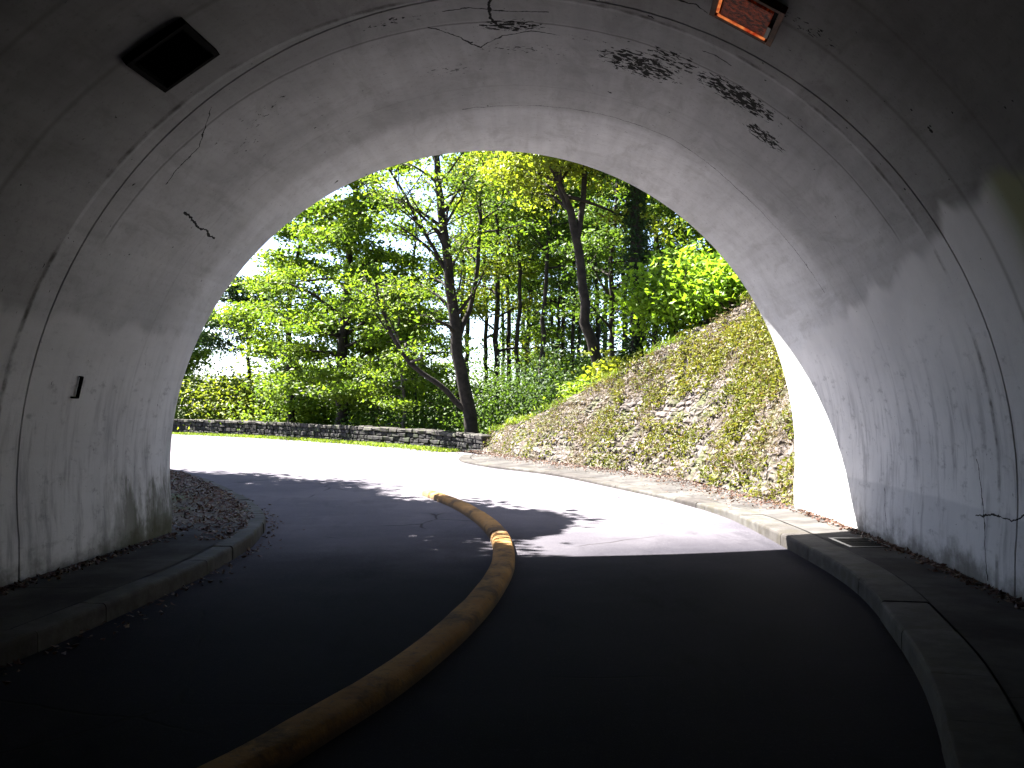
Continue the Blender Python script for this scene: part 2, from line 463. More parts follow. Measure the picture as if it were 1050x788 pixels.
    # mortar band by the main joint
    bm_ = t.math('MULTIPLY', t.ramp(t.math('ADD', u, t.math('MULTIPLY', mid, .08)), 8.50, 8.53, 1, 0), t.ramp(u, 8.0, 8.02))
    bm_ = t.math('MULTIPLY', bm_, t.ramp(z, 3.05, 3.1))
    c = t.mix(t.math('MULTIPLY', bm_, .25), c, (.22, .215, .21))
    ln = t.math('ABSOLUTE', t.math('SUBTRACT', t.math('ADD', u, t.math('MULTIPLY', mid, .06)), 8.54))
    c = t.mix(t.math('MULTIPLY', t.math('MULTIPLY', t.ramp(ln, .004, .03, 1, 0), t.ramp(z, 3.0, 3.2)), .55), c, (.10, .09, .085))
    for uu, w_, amt in ((6.95, .05, .4), (6.1, .04, .35), (10.2, .03, .12)):
        ln = t.math('ABSOLUTE', t.math('SUBTRACT', t.math('ADD', u, t.math('MULTIPLY', big, .1)), uu+.05))
        c = t.mix(t.math('MULTIPLY', t.ramp(ln, 0, w_, 1, 0), amt), c, (.11, .10, .095))
    # soot along the main joint
    jn = t.math('ABSOLUTE', t.math('SUBTRACT', u, 7.945))
    c = t.mix(t.math('MULTIPLY', t.ramp(jn, .01, .05, 1, 0), t.ramp(mid, .45, .7)), c, (.10, .095, .09))
    # cracks
    wv = t.n('ShaderNodeVectorMath', operation='ADD'); t.put(wv.inputs[0], uv)
    t.put(wv.inputs[1], t.scale(t.noise(uv, 6, 4, .6, 0, 1), (.10, .10, 0)))
    off = t.n('ShaderNodeVectorMath', operation='SUBTRACT'); t.put(off.inputs[0], wv.outputs[0]); off.inputs[1].default_value = (.05, .05, 0)
    cu, cv, _ = t.sep(off.outputs[0])
    wid = t.math('MULTIPLY_ADD', t.noise(uv, 5, 3), 2.4, -.45)
    crack = None
    for pts, hw in CRACKS:
        q = [vault_uv(*p) for p in pts]; dm = None
        for (au, av), (bu, bv) in zip(q[:-1], q[1:]):
            du, dv = bu-au, bv-av; L2 = du*du+dv*dv
            px = t.math('SUBTRACT', cu, au); py = t.math('SUBTRACT', cv, av)
            tt = t.math('MULTIPLY', t.math('MULTIPLY_ADD', px, du, t.math('MULTIPLY', py, dv)), 1/L2, clamp=True)
            ex = t.math('MULTIPLY_ADD', tt, -du, px); ey = t.math('MULTIPLY_ADD', tt, -dv, py)
            d2 = t.math('MULTIPLY_ADD', ex, ex, t.math('MULTIPLY', ey, ey))
            dm = d2 if dm is None else t.math('MINIMUM', dm, d2)
        e = t.math('LESS_THAN', t.math('SQRT', dm), t.math('MULTIPLY', wid, hw*1.1))
        crack = e if crack is None else t.math('MAXIMUM', crack, e)
    # spalled plaster
    sp = None
    for px, py, ru, rv, den in SPALLS:
        a, b = vault_uv(px, py)
        eu = t.math('MULTIPLY', t.math('SUBTRACT', u, a), 1/ru); ev = t.math('MULTIPLY', t.math('SUBTRACT', v, b), 1/rv)
        m = t.math('MULTIPLY', t.ramp(t.math('MULTIPLY_ADD', eu, eu, t.math('MULTIPLY', ev, ev)), .1, 1.6, 1, 0), den)
        sp = m if sp is None else t.math('MAXIMUM', sp, m)
    chips = t.noise(t.scale(uv, (1.7, 1, 1)), 14, 5, .6, .5)
    sp = t.ramp(t.math('MULTIPLY_ADD', sp, .20, chips), .70, .715)
    stray = t.math('MULTIPLY', t.ramp(t.noise(uv, 7.5, 3, .5), .735, .75), t.ramp(z, 2.5, 3.2))
    dark = t.math('MAXIMUM', t.math('MAXIMUM', crack, sp), stray)
    c = t.mix(t.math('MULTIPLY', dark, .95), c, (.005, .005, .005))
    hgt = t.math('MULTIPLY_ADD', dark, -1.2, t.math('MULTIPLY_ADD', fine, .12, t.math('MULTIPLY_ADD', mid, .35, t.math('MULTIPLY', board, .3))))
    t.principled(c, .9, t.bump(hgt, .55, .02), .06)
    return t.m
def mix_f(s, f, a, b):
    nd = s.n('ShaderNodeMix', data_type='FLOAT'); s.put(nd.inputs[0], f); s.put(nd.inputs[2], a); s.put(nd.inputs[3], b)
    return nd.outputs[0]
NT.mix_f = mix_f

tun = empty('tunnel', (0, 12.9, 0), 'pale concrete barrel vaulted road tunnel with cracked plaster', 'tunnel')
TO = (0, 12.9, 0)
faces = [f[::-1] for f in grid_faces(len(rings), NP)]
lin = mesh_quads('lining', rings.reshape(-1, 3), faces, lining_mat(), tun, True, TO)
uvl = lin.data.uv_layers.new(name='UVMap')
li = np.empty(len(lin.data.loops), np.int32); lin.data.loops.foreach_get('vertex_index', li)
uvl.data.foreach_set('uv', uvs.reshape(-1, 2)[li].astype(np.float32).ravel())

# portal face: arch ring, headwall and its coping
conc = rockmat('outer concrete', (.25, .24, .22), (.42, .40, .37), 1.2, .02, (.12, .12, .08), False)
inner = rings[-1]
mb = MB()
outer = []
for (x, y, z) in inner:
    u = x-.08
    zz = max(z, -.3)
    s = min((9.0/abs(u)) if abs(u) > 1e-6 else 1e9, ((6.9-ZC)/(zz-ZC)) if zz > ZC+.01 else 1e9)
    if zz <= ZC: outer.append((9.0*np.sign(u), zz))
    else: outer.append((u*s, ZC+(zz-ZC)*s))
F = []; V = []
N = len(inner)
for off in (0.0, -.55):
    V += [((x-.08)*(1 if off == 0 else 1.03)+.08, y+off, z if z < 0 else ZC+(z-ZC)*(1 if off == 0 else 1.03)) for x, y, z in inner]
    V += [(.08+u, PORT(u)+off, z) for u, z in outer]
for i in range(N-1):
    F.append((i, i+1, N+i+1, N+i))
    F.append((2*N+i, 3*N+i, 3*N+i+1, 2*N+i+1))
    F.append((N+i, N+i+1, 3*N+i+1, 3*N+i))
hw = mesh_py('headwall', V, F, conc, tun, False, TO); fix_normals(hw)

# ------------------------------------------------------------------ hill over the tunnel and the bank inside the bend
def loft(name, a, b, nu, nv, mat, amp=.1, nsc=.8, seed=1, curve=0.0, kind='structure'):
    A = resample(a, .4); B = resample(b, .4)
    ia = np.linspace(0, len(A)-1, nu); ib = np.linspace(0, len(B)-1, nu)
    A = np.stack([np.interp(ia, np.arange(len(A)), A[:, k]) for k in range(3)], 1)
    B = np.stack([np.interp(ib, np.arange(len(B)), B[:, k]) for k in range(3)], 1)
    t = np.linspace(0, 1, nv)[None, :, None]
    P = A[:, None]*(1-t)+B[:, None]*t
    P[..., 2] += curve*np.sin(np.pi*t[..., 0])
    w = np.sin(np.pi*np.clip(t[..., 0], 0, 1))**.5
    P[..., 2] += amp*w*(vnoise(P[..., 0]/nsc, P[..., 1]/nsc, seed)-.5)*2
    o = mesh_quads(name, P.reshape(-1, 3), grid_faces(nu, nv), mat, smooth=True)
    tag(o, kind=kind); return o, P

hillpts_a = [(-30, PORT(-9)-3, 3.5), (-9, PORT(-9)-.3, 6.86), (0, PORT(0)-.3, 6.86), (9, PORT(9)-.3, 6.86), (30, 22, 8)]
hillpts_b = [(-34, -50, 16), (-12, -50, 18), (0, -50, 18), (12, -50, 18), (34, -50, 16)]
loft('hill', hillpts_a, hillpts_b, 60, 60, M['soil'], .5, 3, 5, 2.5)

BT = [(-4.45, 11.35), (-5.3, 13.4), (-6.9, 16.4), (-8.9, 20.2), (-10.8, 23.4), (-14, 27.9), (-19, 33), (-28, 39), (-44, 46)]
BC = [(-9.2, PORT(-9.2)+.25, 4.2), (-10.6, 12.4, 4.2), (-12, 14.4, 3.9), (-13.6, 17, 3.7), (-15.5, 20, 3.5), (-18.5, 23.5, 3.3), (-23, 28, 3.2), (-31, 33, 3.2), (-47, 40, 3.2)]
loft('bank', [(x, y, .10) for x, y in BT], BC, 130, 40, M['soil'], .35, .9, 9, .4)
loft('bank_top', BC, [(x-22, y-9, 6.5) for x, y, z in BC], 50, 30, M['soil'], .5, 2.5, 10, .6)

# verge with earth between kerb and bank
lv = resample(BT, .4)
def strip(name, left, right, z, mat, n=160, thick=0.0):
    a = np.asarray(left); b = np.asarray(right)
    s = np.linspace(0, 1, n)
    def rs(p):
        L = np.concatenate([[0], np.cumsum(np.linalg.norm(np.diff(p, axis=0), axis=1))]); L /= L[-1]
        return np.stack([np.interp(s, L, p[:, k]) for k in range(2)], 1)
    a, b = rs(a), rs(b)
    V = np.vstack([np.c_[a, np.full(n, z)], np.c_[b, np.full(n, z)]])
    F = [(i, i+1, n+i+1, n+i) for i in range(n-1)]
    return mesh_py(name, V, F, mat)

def sweep(name, pts, profile, mat, parent=None, closed_ends=True, origin=None, jitter=0.0, seed=2):
    """profile: (offset to the left of the path, z)"""
    pts = np.asarray(pts); nrm = side(pts); pr = np.asarray(profile)
    V = pts[:, None, :] + nrm[:, None, :]*pr[None, :, 0:1]
    Zz = np.broadcast_to(pr[None, :, 1], V.shape[:2]).copy()
    if jitter:
        s = np.cumsum(np.r_[0, np.linalg.norm(np.diff(pts, axis=0), axis=1)])
        up = pr[:, 1] > .03
        Zz += jitter*(vnoise(s[:, None]*2.3, np.arange(len(pr))[None]*.7, seed)-.5)*2*up[None]
        V = V + nrm[:, None, :]*(jitter*(vnoise(s[:, None]*1.7, np.arange(len(pr))[None]*.5+9, seed+1)-.5)*2*up[None])[..., None]
    V = np.concatenate([V, Zz[..., None]], -1)
    m = len(pr); F = grid_faces(len(pts), m)
    if closed_ends:
        F += [tuple(range(m)), tuple(range((len(pts)-1)*m, len(pts)*m))[::-1]]
    o = mesh_py(name, V.reshape(-1, 3), F, mat, parent, True, origin)
    fix_normals(o); return o

# kerbs (solid section), pavements a hair lower with an open joint between
kp = [(0, -.05), (0, .112), (.001, .122), (.007, .138), (.02, .148), (.03, .150), (.20, .152), (.212, .145), (.214, -.05)]
def kerb_stones(name, path, profile, length, gap, seed, drop=0.0):
    rng = np.random.default_rng(seed); mb = MB(); P = resample(path[::2], .06)
    L = np.concatenate([[0], np.cumsum(np.linalg.norm(np.diff(P, axis=0), axis=1))]); nr = side(P); a = 0.0; m = len(profile); pr = np.asarray(profile)
    while a < L[-1]-.3:
        b = min(a+length*rng.uniform(.85, 1.15), L[-1]); sv = np.linspace(a+gap/2, b-gap/2, 6)
        p = np.stack([np.interp(sv, L, P[:, k]) for k in (0, 1)], 1); n_ = np.stack([np.interp(sv, L, nr[:, k]) for k in (0, 1)], 1)
        dz = rng.normal(0, .003); dx = rng.normal(0, .003); e_ = np.array([.004, 0, 0, 0, 0, .004])
        V = []
        for i in range(6):
            for (o_, z_) in pr: V.append((p[i, 0]+n_[i, 0]*(o_+dx), p[i, 1]+n_[i, 1]*(o_+dx), z_+dz-(e_[i] if z_ > .08 else 0)-drop*min(1, max(0, (p[i, 1]-11.5)/6))))
        mb.add(V, grid_faces(6, m)+[tuple(range(m)), tuple(range(5*m, 6*m))[::-1]]); a = b
    return mb.build(name, M['kerb'])
o = kerb_stones('kerb', LC, kp, 1.0, .005, 3); tag(o, kind='structure')
kp2 = [(0, -.05), (0, .112), (-.001, .122), (-.007, .138), (-.02, .148), (-.03, .150), (-.32, .153), (-.335, .152), (-.345, .145), (-.348, -.05)]
o = kerb_stones('kerb', RC, kp2, 1.0, .005, 4, .085); tag(o, kind='structure')

lin_left = LC + side(LC)*.222
m = (LC[:, 1] > -8) & (LC[:, 1] < 12.7)
lin_l = lin_left[m]
wall_l = np.array([(p[0]-1.6, p[1]) if p[1] < 11 else (p[0]-1.25, p[1]+.15) for p in lin_l])
for i, p in enumerate(lin_l):
    if p[1] < 12: wall_l[i] = (min(float(axis_x(p[1]))-4.3, p[0]-.9), p[1])
    else:
        w_ = min(1, (p[1]-12)/2.5); wall_l[i] = np.array((float(axis_x(12))-4.3, p[1]))*(1-w_) + (p + np.array((-1.1, -.25)))*w_
o = strip('sidewalk', wall_l, lin_l, .146, M['pavement']); tag(o, kind='structure')
# earth verge beyond the mouth
m2 = (LC[:, 1] > 10.4)
o = strip('verge', np.vstack([[(-4.6, 10.6)], lv + np.array((-.6, 0))]), (LC+side(LC)*.20)[m2], .142, M['soil']); tag(o, kind='structure')

right_in = RC - side(RC)*.355
m = (RC[:, 1] > -8) & (RC[:, 1] < 31.0)
rin = right_in[m]
outer_r = []
toe_r = resample(TOE[::-1], .4)
for p in rin:
    if p[1] < 14.2: outer_r.append((float(axis_x(p[1]))+4.35 if p[1] > 3 else p[0]+2.6, p[1] + (0 if p[1] > 3 else -.5)))
    else:
        k = np.argmin(np.linalg.norm(toe_r-p, axis=1)); outer_r.append(tuple(toe_r[k]+np.array((.5, .15))))
o = strip('sidewalk', rin, outer_r, .146, M['pavement'], 220)
for vv in o.data.vertices: vv.co.z -= .085*min(1, max(0, (vv.co.y-11.5)/6)) if vv.index < 220 else 0; tag(o, kind='structure')

# ------------------------------------------------------------------ yellow centre kerb, two cast lengths with a gap
MED = resample([(-5.6, -5), (-3.7, -1.2), (-2.25, 1.8), (-1.26, 4.16), (-1.0, 4.84), (-.72, 5.68), (-.42, 6.98), (-.21, 8.38), (-.09, 10.0), (-.15, 11.9), (-.43, 13.8), (-.90, 15.8), (-1.52, 17.7)], .05)
mp = [(-.122, -.03), (-.120, .03), (-.112, .066), (-.098, .088), (-.078, .098), (-.03, .104), (.03, .104), (.078, .098), (.098, .088), (.112, .066), (.120, .03), (.122, -.03)]
gap = np.argmin(np.abs(MED[:, 1]-11.9))
for seg, lab, nm in ((MED[:gap+1], 'long worn yellow curb curving out of the dark tunnel floor', 0), (MED[gap+1:], 'short far yellow curb ending in the sun beyond its gap', 1)):
    mid = seg[len(seg)//2]
    o = sweep('median_curb', seg, mp, M['yellow'], None, True, (mid[0], mid[1], 0), .006, 30+nm)
    o.location = (mid[0], mid[1], 0)
    if nm == 1:      # rounded nose at the far end
        pass
    tag(o, lab, 'curb', 'yellow lane divider curbs')

# ------------------------------------------------------------------ stone embankment and what lies above it
def emb_mat():
    t = NT('rubble revetment'); p = t.obj()
    uvn = t.n('ShaderNodeUVMap'); uvn.uv_map = 'UVMap'; uv = uvn.outputs[0]
    w = t.n('ShaderNodeVectorMath', operation='ADD'); t.put(w.inputs[0], uv); t.put(w.inputs[1], t.scale(t.noise(uv, 1.5, 3, .5, 0, 1), (.35, .35, 0)))
    sc = t.scale(w.outputs[0], (3.2, 5.6, 1))
    cell = t.voro(sc, 1.0, 'F1', 1); ed = t.voro(sc, 1.0, 'DISTANCE_TO_EDGE')
    r = t.sep(cell)[0]; r2 = t.sep(cell)[1]
    c = t.mix(r, (.055, .048, .048), (.125, .11, .108))
    c = t.mix(t.math('MULTIPLY', r2, .5), c, (.125, .10, .09))
    n = t.noise(p, 7, 6, .7)
    c = t.mix(t.ramp(n, .45, .7, 0, .6), c, (.065, .056, .05))
    c = t.mix(t.ramp(ed, .02, .12, .9, 0), c, (.045, .038, .03))
    c = t.mix(t.ramp(t.noise(p, 1.6, 6, .72), .50, .62, 0, .75), c, (.055, .065, .022))
    t.principled(c, .95, t.bump(t.math('ADD', t.math('MULTIPLY', n, .6), t.ramp(ed, 0, .25)), .8, .06), .15)
    return t.m
TA = [(x, y, .10) for x, y in TOE]
nu, nv = 420, 140
A = resample(TA, .2); B = resample(CREST, .2)
def even(P, n):
    L = np.concatenate([[0], np.cumsum(np.linalg.norm(np.diff(P, axis=0), axis=1))]); s = np.linspace(0, L[-1], n)
    return np.stack([np.interp(s, L, P[:, k]) for k in range(3)], 1)
A = even(A, nu); B = even(B, nu)
ul = np.concatenate([[0], np.cumsum(np.linalg.norm(np.diff(.5*(A+B), axis=0), axis=1))])
tt = np.linspace(0, 1, nv)
EP = A[:, None]*(1-tt[None, :, None]) + B[:, None]*tt[None, :, None]
slope_len = np.linalg.norm(B-A, axis=1)
du = np.gradient(EP, axis=0); dv = np.gradient(EP, axis=1)
EN = np.cross(dv, du); EN /= np.linalg.norm(EN, axis=-1)[..., None]+1e-9
EN *= np.sign(EN[..., 2:3])
Uu = np.broadcast_to(ul[:, None], EP.shape[:2]); Vv = tt[None]*slope_len[:, None]
# irregular courses of rubble
row = np.floor((Vv + .14*vnoise(Uu*.9, Vv*.9, 4))/.16); colx = np.floor(Uu/.30 + row*.37 + 1.2*vnoise(row*3.7, Uu*.8, 8))
blk = vnoise(colx*7.13+.5, row*5.77+.5, 12)
fr_u = (Uu/.30 + row*.37) % 1; fr_v = ((Vv + .14*vnoise(Uu*.9, Vv*.9, 4))/.16) % 1
bul = np.minimum(np.minimum(fr_u, 1-fr_u), np.minimum(fr_v, 1-fr_v))
disp = .06*blk + .03*np.clip(bul*5, 0, 1) + .09*(vnoise(Uu*.55, Vv*.6, 21)-.5) + .10*(vnoise(Uu*4, Vv*4, 22)-.5) + .05*(vnoise(Uu*9, Vv*9, 23)-.5)
disp *= np.clip(slope_len[:, None]/2, .3, 1)
EPD = EP + EN*disp[..., None]
emb = mesh_quads('embankment', EPD.reshape(-1, 3), grid_faces(nu, nv), emb_mat()); tag(emb, kind='structure')
uvl = emb.data.uv_layers.new(name='UVMap'); li = np.empty(len(emb.data.loops), np.int32); emb.data.loops.foreach_get('vertex_index', li)
uvl.data.foreach_set('uv', np.stack([Uu, Vv], -1).reshape(-1, 2)[li].astype(np.float32).ravel())

crest_l = [tuple(p) for p in CREST]
back_l = [(.5, 38, -2.2), (3, 38, -1.2), (7, 37.5, .8), (11, 36, 2.6), (16, 34, 4.5), (22, 31, 6.2), (27, 27, 7.5), (31, 22, 8)]
loft('hillside', crest_l, back_l, 90, 50, M['soil'], .22, 1.0, 14, .3)
def hillside_z(x, y):
    C = resample(crest_l, .4); k = np.argmin(np.hypot(C[:, 0]-x, C[:, 1]-y)); return C[k, 2]+.03

# ------------------------------------------------------------------ leaves
def leaf_quads(c, size, up=.8, rng=R, aspect=.62, fold=.18, droop=0.0):
    """folded leaf blades at points c"""
    n = len(c)
    nr = rng.normal(0, .55, (n, 3)); nr[:, 2] += up; nr /= np.linalg.norm(nr, axis=1)[:, None]
    a = rng.normal(0, 1, (n, 3)); a[:, 2] -= droop
    a -= nr*(a*nr).sum(1)[:, None]; a /= np.linalg.norm(a, axis=1)[:, None]
    b = np.cross(nr, a)
    s = (size*rng.uniform(.6, 1.3, n))[:, None]
    v = np.stack([c - a*s*.5, c + b*s*.5*aspect - nr*s*fold + a*s*.08, c + a*s*.5, c - b*s*.5*aspect - nr*s*fold + a*s*.08], 1)
    return v.reshape(-1, 3), np.arange(4*n).reshape(-1, 4)

def leaf_obj(name, c, size, mat, parent=None, origin=None, **kw):
    v, q = leaf_quads(np.asarray(c), size, **kw)
    return mesh_quads(name, v, q, mat, parent, False, origin)

def blades(name, base, h, mat, rng=R, w=.012, lean=.5):
    n = len(base); base = np.asarray(base)
    d = rng.normal(0, lean, (n, 3)); d[:, 2] = 1; d /= np.linalg.norm(d, axis=1)[:, None]
    hh = (h*rng.uniform(.5, 1.3, n))[:, None]
    t = rng.normal(0, 1, (n, 3)); t[:, 2] = 0; t /= np.linalg.norm(t, axis=1)[:, None]
    m = base + d*hh*.55; tip = base + d*hh + np.stack([d[:, 0], d[:, 1], -.3*np.ones(n)], 1)*hh*.3
    v = np.stack([base-t*w, base+t*w, m+t*w*.8, m-t*w*.8, m-t*w*.8, m+t*w*.8, tip+t*w*.1, tip-t*w*.1], 1).reshape(-1, 3)
    k = np.arange(n)[:, None]*8
    q = np.concatenate([k+np.array([[0, 1, 2, 3]]), k+np.array([[4, 5, 6, 7]])], 0)
    return mesh_quads(name, v, q, mat)

def emb_points(n, wfun, rng=R):
    out = []
    while len(out) < n:
        i = rng.integers(0, nu, 4000); j = rng.integers(0, nv, 4000)
        keep = rng.random(4000) < wfun(Uu[i, j], Vv[i, j], EP[i, j])*slope_len[i]/6
        p = EPD[i, j] + EN[i, j]*rng.uniform(0, .12, 4000)[:, None] + rng.normal(0, .05, (4000, 3))
        out += list(p[keep])
    return np.array(out[:n])
L_ = ul[-1]
def w_green(u, v, P):
    cl = np.clip((vnoise(u*1.1, v*1.1, 31)*.6+vnoise(u*3.1, v*3.1, 33)*.4-.42)*6, 0, 1)
    return cl*np.clip(.10 + .90*np.clip((u/L_-.2)*1.7, 0, 1)*np.clip(v/2.2, .2, 1), 0, 1)
pts = emb_points(36000, w_green)
o = leaf_obj('ground_cover', pts, .085, M['vine'], up=.5); tag(o, kind='stuff')
pts = emb_points(21000, lambda u, v, P: np.clip((vnoise(u*1.7, v*1.7, 41)-.42)*4, 0, 1))
o = leaf_obj('dry_stems', pts, .10, M['straw'], up=.4, aspect=.16); tag(o, kind='stuff')
# grass on the crest and along the wall foot
ci = R.integers(10, nu-60, 6500); cp = B[ci] + R.normal(0, .22, (6500, 3))*np.array([1, 1, .15]) + np.array([.12, .1, 0]); cp[:, 2] = B[ci, 2]-.02
cp = cp[vnoise(ul[ci]*.9, ci*0, 51) > .56]
o = blades('crest_grass', cp, .2, M['grass'], w=.016); tag(o, kind='stuff')
wl = resample(WALL[:, :2], .3); wn = side(wl)
k = R.integers(0, int(len(wl)*.55), 14000); f = np.abs(R.normal(0, .33, 14000))
gp = wl[k] - wn[k]*0
d2 = R.uniform(.0, 1, 14000)
gp = gp + np.where((wn[k]@np.array([-.7, -.7]))[:, None] > 0, wn[k], -wn[k])*(.22+f)[:, None] + R.normal(0, .1, (14000, 2))
gm = vnoise(k*.06, k*0., 61) > .34
o = blades('verge_grass', np.c_[gp, np.zeros(14000)][gm], .13, M['grass'], w=.02); tag(o, kind='stuff')
# gravelly debris on the right pavement, dead leaves on the left verge
k = R.integers(0, len(toe_r), 2600); dp = toe_r[k] - np.abs(R.normal(0, .42, (2600, 1)))*np.array([[.9, .35]]) + R.normal(0, .08, (2600, 2))
wy = R.uniform(2, 13.8, 1500); wx = axis_x(wy)+4.03-np.abs(R.normal(0, .07, 1500)); wy2 = R.uniform(3, 11.3, 900); wx2 = axis_x(wy2)-4.0+np.abs(R.normal(0, .07, 900))
dp = np.vstack([dp, np.c_[wx, wy], np.c_[wx2, wy2]]); dz_ = np.r_[np.full(2600, .13), np.full(2400, .15)]
o = leaf_obj('debris', np.c_[dp, dz_+R.uniform(0, .03, 5000)], .055, M['litter'], up=1.5); tag(o, kind='stuff')
q = []
while len(q) < 3600:
    y = R.uniform(10.8, 22); lx = np.interp(y, LC[:, 1], LC[:, 0]); w_ = abs(R.normal(0, .8)); x = lx-.15-w_
    if y > 11.5 or x > -3.6: q.append((x, y, .138+R.uniform(0, .03)))
o = leaf_obj('leaf_litter', q, .075, M['litter'], up=1.6); tag(o, kind='stuff')
q = []
for k in R.integers(0, len(LC), 1500):
    if 3 < LC[k, 1] < 20: q.append((LC[k, 0]+abs(R.normal(0, .12))+.02, LC[k, 1]+R.normal(0, .1), .012+R.uniform(0, .015)))
o = leaf_obj('gutter_litter', q, .055, M['litter'], up=1.8); tag(o, kind='stuff')

# ------------------------------------------------------------------ rubble wall along the drop
mb = MB(); cop = MB()
rs_ = np.random.default_rng(5)
seg = np.concatenate([[0], np.cumsum(np.linalg.norm(np.diff(wl, axis=0), axis=1))])
H = np.interp(np.linspace(0, 1, len(wl)), np.linspace(0, 1, len(WALL)), WALL[:, 2])
def wpt(s):
    p = np.array([np.interp(s, seg, wl[:, 0]), np.interp(s, seg, wl[:, 1])]); e = .2
    p2 = np.array([np.interp(s+e, seg, wl[:, 0]), np.interp(s+e, seg, wl[:, 1])]); t = (p2-p); t /= np.linalg.norm(t)+1e-9
    return p, t
SL = seg[-1]-.5
for c_ in range(3):
    s = 0.0
    while s < SL:
        ln = rs_.uniform(.28, .62); p, t = wpt(s+ln/2); hh = np.interp(s, seg, H); ch = (hh-.14)/3
        ax = np.array([[t[0], t[1], 0], [-t[1], t[0], 0], [0, 0, 1]])
        mb.box((p[0], p[1], ch*(c_+.5)), (ln/2-.008, .21+rs_.uniform(-.02, .03), ch/2-.006), ax, .012, rs_, .03)
        s += ln
s = 0.0
while s < SL:
    ln = rs_.uniform(.4, .8); p, t = wpt(s+ln/2); hh = np.interp(s, seg, H)
    ax = np.array([[t[0], t[1], 0], [-t[1], t[0], 0], [0, 0, 1]])
    cop.box((p[0], p[1], hh-.07+rs_.uniform(-.02, .03)), (ln/2-.008, .25+rs_.uniform(-.02, .02), .075), ax, .015, rs_, .03)
    s += ln
sw = empty('stone_wall', (WALL[1][0], WALL[1][1], 0), 'low dark rubble stone wall along the outer edge of the road', 'wall')
WO = (WALL[1][0], WALL[1][1], 0)
mb.build('wall_stones', M['stone'], sw, False, WO)
cop.build('coping', M['coping'], sw, False, WO)
pr = [(-.15, -.1), (-.15, .50), (.15, .50), (.15, -.1)]
sweep('mortar_core', wl[:-2], pr, M['mortar'], sw, True, WO)

# ------------------------------------------------------------------ trees
def tube(pts, rad, ns):
    pts = np.asarray(pts, float); n = len(pts)
    t = np.gradient(pts, axis=0); t /= np.linalg.norm(t, axis=1)[:, None]+1e-9
    ref = np.array([.31, .95, .05]); a = np.cross(t, ref); a /= np.linalg.norm(a, axis=1)[:, None]+1e-9
    b = np.cross(t, a); th = np.linspace(0, 2*np.pi, ns, endpoint=False)
    v = pts[:, None] + (a[:, None]*np.cos(th)[None, :, None] + b[:, None]*np.sin(th)[None, :, None])*np.asarray(rad)[:, None, None]
    f = np.array(grid_faces(n, ns, True)); return v.reshape(-1, 3), f

class Bag:
    def __init__(s): s.v = []; s.f = []; s.n = 0
    def add(s, v, f): s.v.append(v); s.f.append(f+s.n); s.n += len(v)
    def obj(s, name, mat, parent, origin): return mesh_quads(name, np.vstack(s.v), np.vstack(s.f), mat, parent, True, origin)

